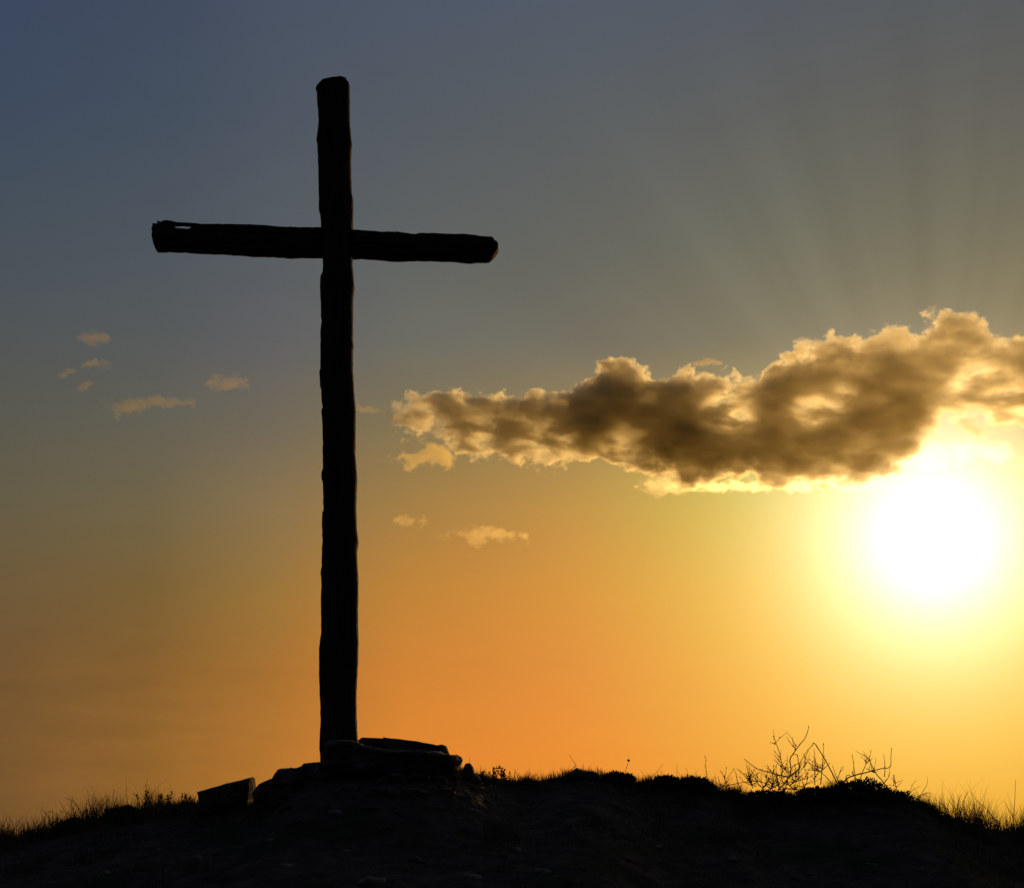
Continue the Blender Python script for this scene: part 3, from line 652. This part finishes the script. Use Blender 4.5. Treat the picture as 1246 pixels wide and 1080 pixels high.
weed(592, 952, 15, 18, 11.2, 'low bushy part-shaded weed between the pointed stone and the tall feathery weed', 2, 6, .0, 22)
weed(619, 953, 16, 16, 11.25, 'squat leafy weed on the ridge right of the feathery weed', 3, 6, -.2, 20)
weed(110, 1006, 22, 30, 11.45, 'widest leafy weed in the middle of the left slope', 4, 8, 0, 26)
weed(174, 984, 22, 14, 11.4, 'dark leafy weed at the foot of the tall forked stem', 5, 5, 0, 22)
weed(193, 981, 16, 10, 11.4, 'slim leafy weed right of the tall forked stem', 6, 4, .1, 16)
weed(207, 979, 14, 12, 11.4, 'small round weed midway between two upright leafy weeds on the left slope', 7, 4, 0, 18)
weed(226, 978, 13, 14, 11.35, 'leafy weed nearest the squared stone block, to its left', 8, 4, 0, 16)
weed(140, 994, 14, 22, 11.4, 'low spreading weed just right of the widest weed', 9, 6, 0, 18)
weed(46, 1018, 14, 12, 11.5, 'small clumpy weed low on the left slope', 10, 4, 0, 16)
weed(12, 1028, 16, 18, 11.5, 'ragged weed in the corner at the left edge', 11, 5, 0, 18)
weed(70, 1013, 16, 14, 11.5, 'weed with pale tips under the looping dry stem', 12, 4, 0, 12)
weed(520, 950, 26, 22, 10.4, 'dim green leafy weed in front of the slab', 13, 6, 0, 26)
weed(545, 968, 22, 26, 10.2, 'dim green weed lower down under the slab', 14, 6, 0, 22)
weed(1133, 1003, 22, 12, 11.5, 'hooked leafy weed on the right slope below the clump of curling blades', 15, 4, .4, 16)

# cushion shrubs: low, dense, spiky tufts along the right hand mound
def cushion(px, py, wpx, hpx, Y, label, seed, n=1500):
    rnd = random.Random(seed); base = P(px, py, Y); k = Y / F; w, h = wpx * k / 2, hpx * k
    vs, fs = [], []; sv, sf = [], []
    for i in range(n):
        a = rnd.uniform(0, 6.283); r = math.sqrt(rnd.random()); x, y = math.cos(a) * r * w, math.sin(a) * r * w * .7
        top = h * math.sqrt(max(0, 1 - r * r)) * (1 + .30 * noise.noise((px + x * 14, y * 14, seed)))
        p = base + Vector((x, y, -.05 + (top + .05) * rnd.random() ** .6))
        d = Vector((x * 1.2 / w + rnd.uniform(-.6, .6), y / w + rnd.uniform(-.6, .6), 1.3))
        leaf(vs, fs, p, d, rnd.uniform(.016, .034), .0055, rnd=rnd)
    for i in range(26):
        a = rnd.uniform(0, 6.283); r = rnd.random() * .8
        tube(sv, sf, [base + Vector((0, 0, -.05)), base + Vector((math.cos(a) * r * w * .5, math.sin(a) * r * w * .35, h * .45)), base + Vector((math.cos(a) * r * w, math.sin(a) * r * w * .7, h * .95 * math.sqrt(1 - r * r)))], .004, .0015, 4)
    e = bpy.data.objects.new('cushion_shrub', None); COL.objects.link(e); e.location = base
    adopt(link_mesh('stem', sv, sf, M_TWIG), e); adopt(link_mesh('foliage', vs, fs, M_GREEN), e); tag(e, label, 'shrub', 'low cushion shrubs on the ridge')
cushion(998, 972, 60, 13, 11.4, 'low cushion shrub at the left foot of the right mound, under the thorn bush', 1)
cushion(1046, 970, 74, 20, 11.35, 'largest spiky cushion shrub on the crown of the right mound', 2, 2200)
cushion(1086, 982, 50, 20, 11.4, 'cushion shrub on the right shoulder of the mound', 3)
cushion(1118, 997, 46, 19, 11.4, 'cushion shrub halfway down the right side of the mound', 4)
cushion(1152, 1010, 46, 15, 11.45, 'flat cushion shrub lowest on the right side of the mound', 5)
cushion(845, 962, 46, 15, 11.4, 'spiky cushion shrub left of the small pointed stone', 6)
cushion(812, 956, 36, 11, 11.4, 'low cushion shrub in the middle of the ridge', 7, 1200)
cushion(752, 950, 40, 9, 11.35, 'flat cushion shrub under the round seed head', 8, 1200)
cushion(935, 972, 60, 9, 11.4, 'flat cushion shrub beneath the left twigs of the thorn bush', 9, 1200)
cushion(88, 1013, 40, 16, 11.4, 'rounded dark shrub low on the left slope', 10)
cushion(150, 995, 44, 12, 11.4, 'flattened dark shrub higher on the left slope', 11)

# grass: one sheet of blades over the hill
def grass(name, label, area, n, h0, h1, seed, mat, dens=None, lean=.35, w=.0016):
    rnd = random.Random(seed); vs, fs = [], []
    x0, x1, y0, y1 = area; i = 0; tries = 0
    while i < n and tries < n * 6:
        tries += 1
        x, y = rnd.uniform(x0, x1), rnd.uniform(y0, y1)
        px = CX + x / y * F * .985
        m = dens(px, x, y) if dens else 1
        if rnd.random() > m: continue
        z = ground_z(x, y) - .01; i += 1
        h = (1.7 if y > 10.9 and h1 < .05 else 1) * rnd.uniform(h0, h1) * (.6 + .8 * m) * (1.0 if rnd.random() > .08 else 1.5); a = rnd.uniform(0, 6.283); l = rnd.uniform(0, lean) * h
        dx, dy = math.cos(a) * l, math.sin(a) * l; sx, sy = -math.sin(a + 1) * w, math.cos(a + 1) * w
        b = len(vs)
        vs.extend([(x - sx, y - sy, z), (x + sx, y + sy, z), (x + dx * .35 + sx * .8, y + dy * .35 + sy * .8, z + h * .55), (x + dx * .35 - sx * .8, y + dy * .35 - sy * .8, z + h * .55), (x + dx, y + dy, z + h)])
        fs.extend([(b, b + 1, b + 2, b + 3), (b + 3, b + 2, b + 4)])
    o = link_mesh(name, vs, fs, mat); tag(o, label, 'grass', kind='stuff'); return o
def d_low(px, x, y):
    c = .35 + .65 * sstep(-.1, .35, noise.noise((x * 1.3, y * 1.3, 8)))
    if 300 < px < 590: c *= .35
    if y > 11: c = min(1, c * 2)
    return c * (.25 + .75 * (noise.noise((x * 5, y * 5, 1)) > 0))
grass('short_grass', 'short dark grass scattered over the hilltop slope', (-4.6, 4.6, 6.5, 12.0), 60000, .014, .05, 1, M_GREEN, d_low)
def d_right(px, x, y): return sstep(1085, 1150, px) * (.4 + .6 * (noise.noise((x * 4, y * 4, 3)) > -.1))
grass('long_dry_grass', 'thin dry grass bristling along the right end of the ridge', (2.3, 5.0, 10.6, 12.2), 1500, .03, .13, 2, M_DRY, d_right, .6)
def d_left(px, x, y): return sstep(245, 190, px) * (.3 + .7 * (noise.noise((x * 4, y * 4, 5)) > 0))
grass('thin_wild_grass', 'thin wild grass along the left end of the ridge', (-5.0, -2.0, 10.8, 12.0), 900, .03, .09, 3, M_DRY, d_left, .7)
def d_mid(px, x, y): return .5 * sstep(600, 640, px) * sstep(1100, 1000, px) + .1
grass('sparse_dry_grass', 'sparse dry blades along the middle of the ridge', (-1.8, 3.0, 11.0, 12.0), 900, .02, .06, 4, M_DRY, d_mid, .5, .0011)

def fringe(px, x, y):
    n_ = noise.noise((x * 6, y * 3, 11)); return max(0, .35 + n_ * 1.6) * (0.25 if 250 < px < 575 else (.4 if 655 < px < 770 else 1))
grass('ridge_grass', 'fine tangled grass fringing the whole skyline of the hill', (-4.4, 4.3, 11.05, 11.75), 22000, .025, .075, 6, M_GREEN, fringe, .9, .0017)
grass('wispy_ridge_grass', 'wispy taller blades standing out of the skyline grass', (-4.6, -2.05, 11.1, 11.8), 3200, .05, .16, 7, M_DRY, d_left, .8, .0015)
grass('tall_ridge_grass', 'tall thin blades crowding the far right end of the ridge', (2.6, 4.6, 11.2, 11.9), 2900, .06, .18, 8, M_DRY, d_right, .8, .0015)
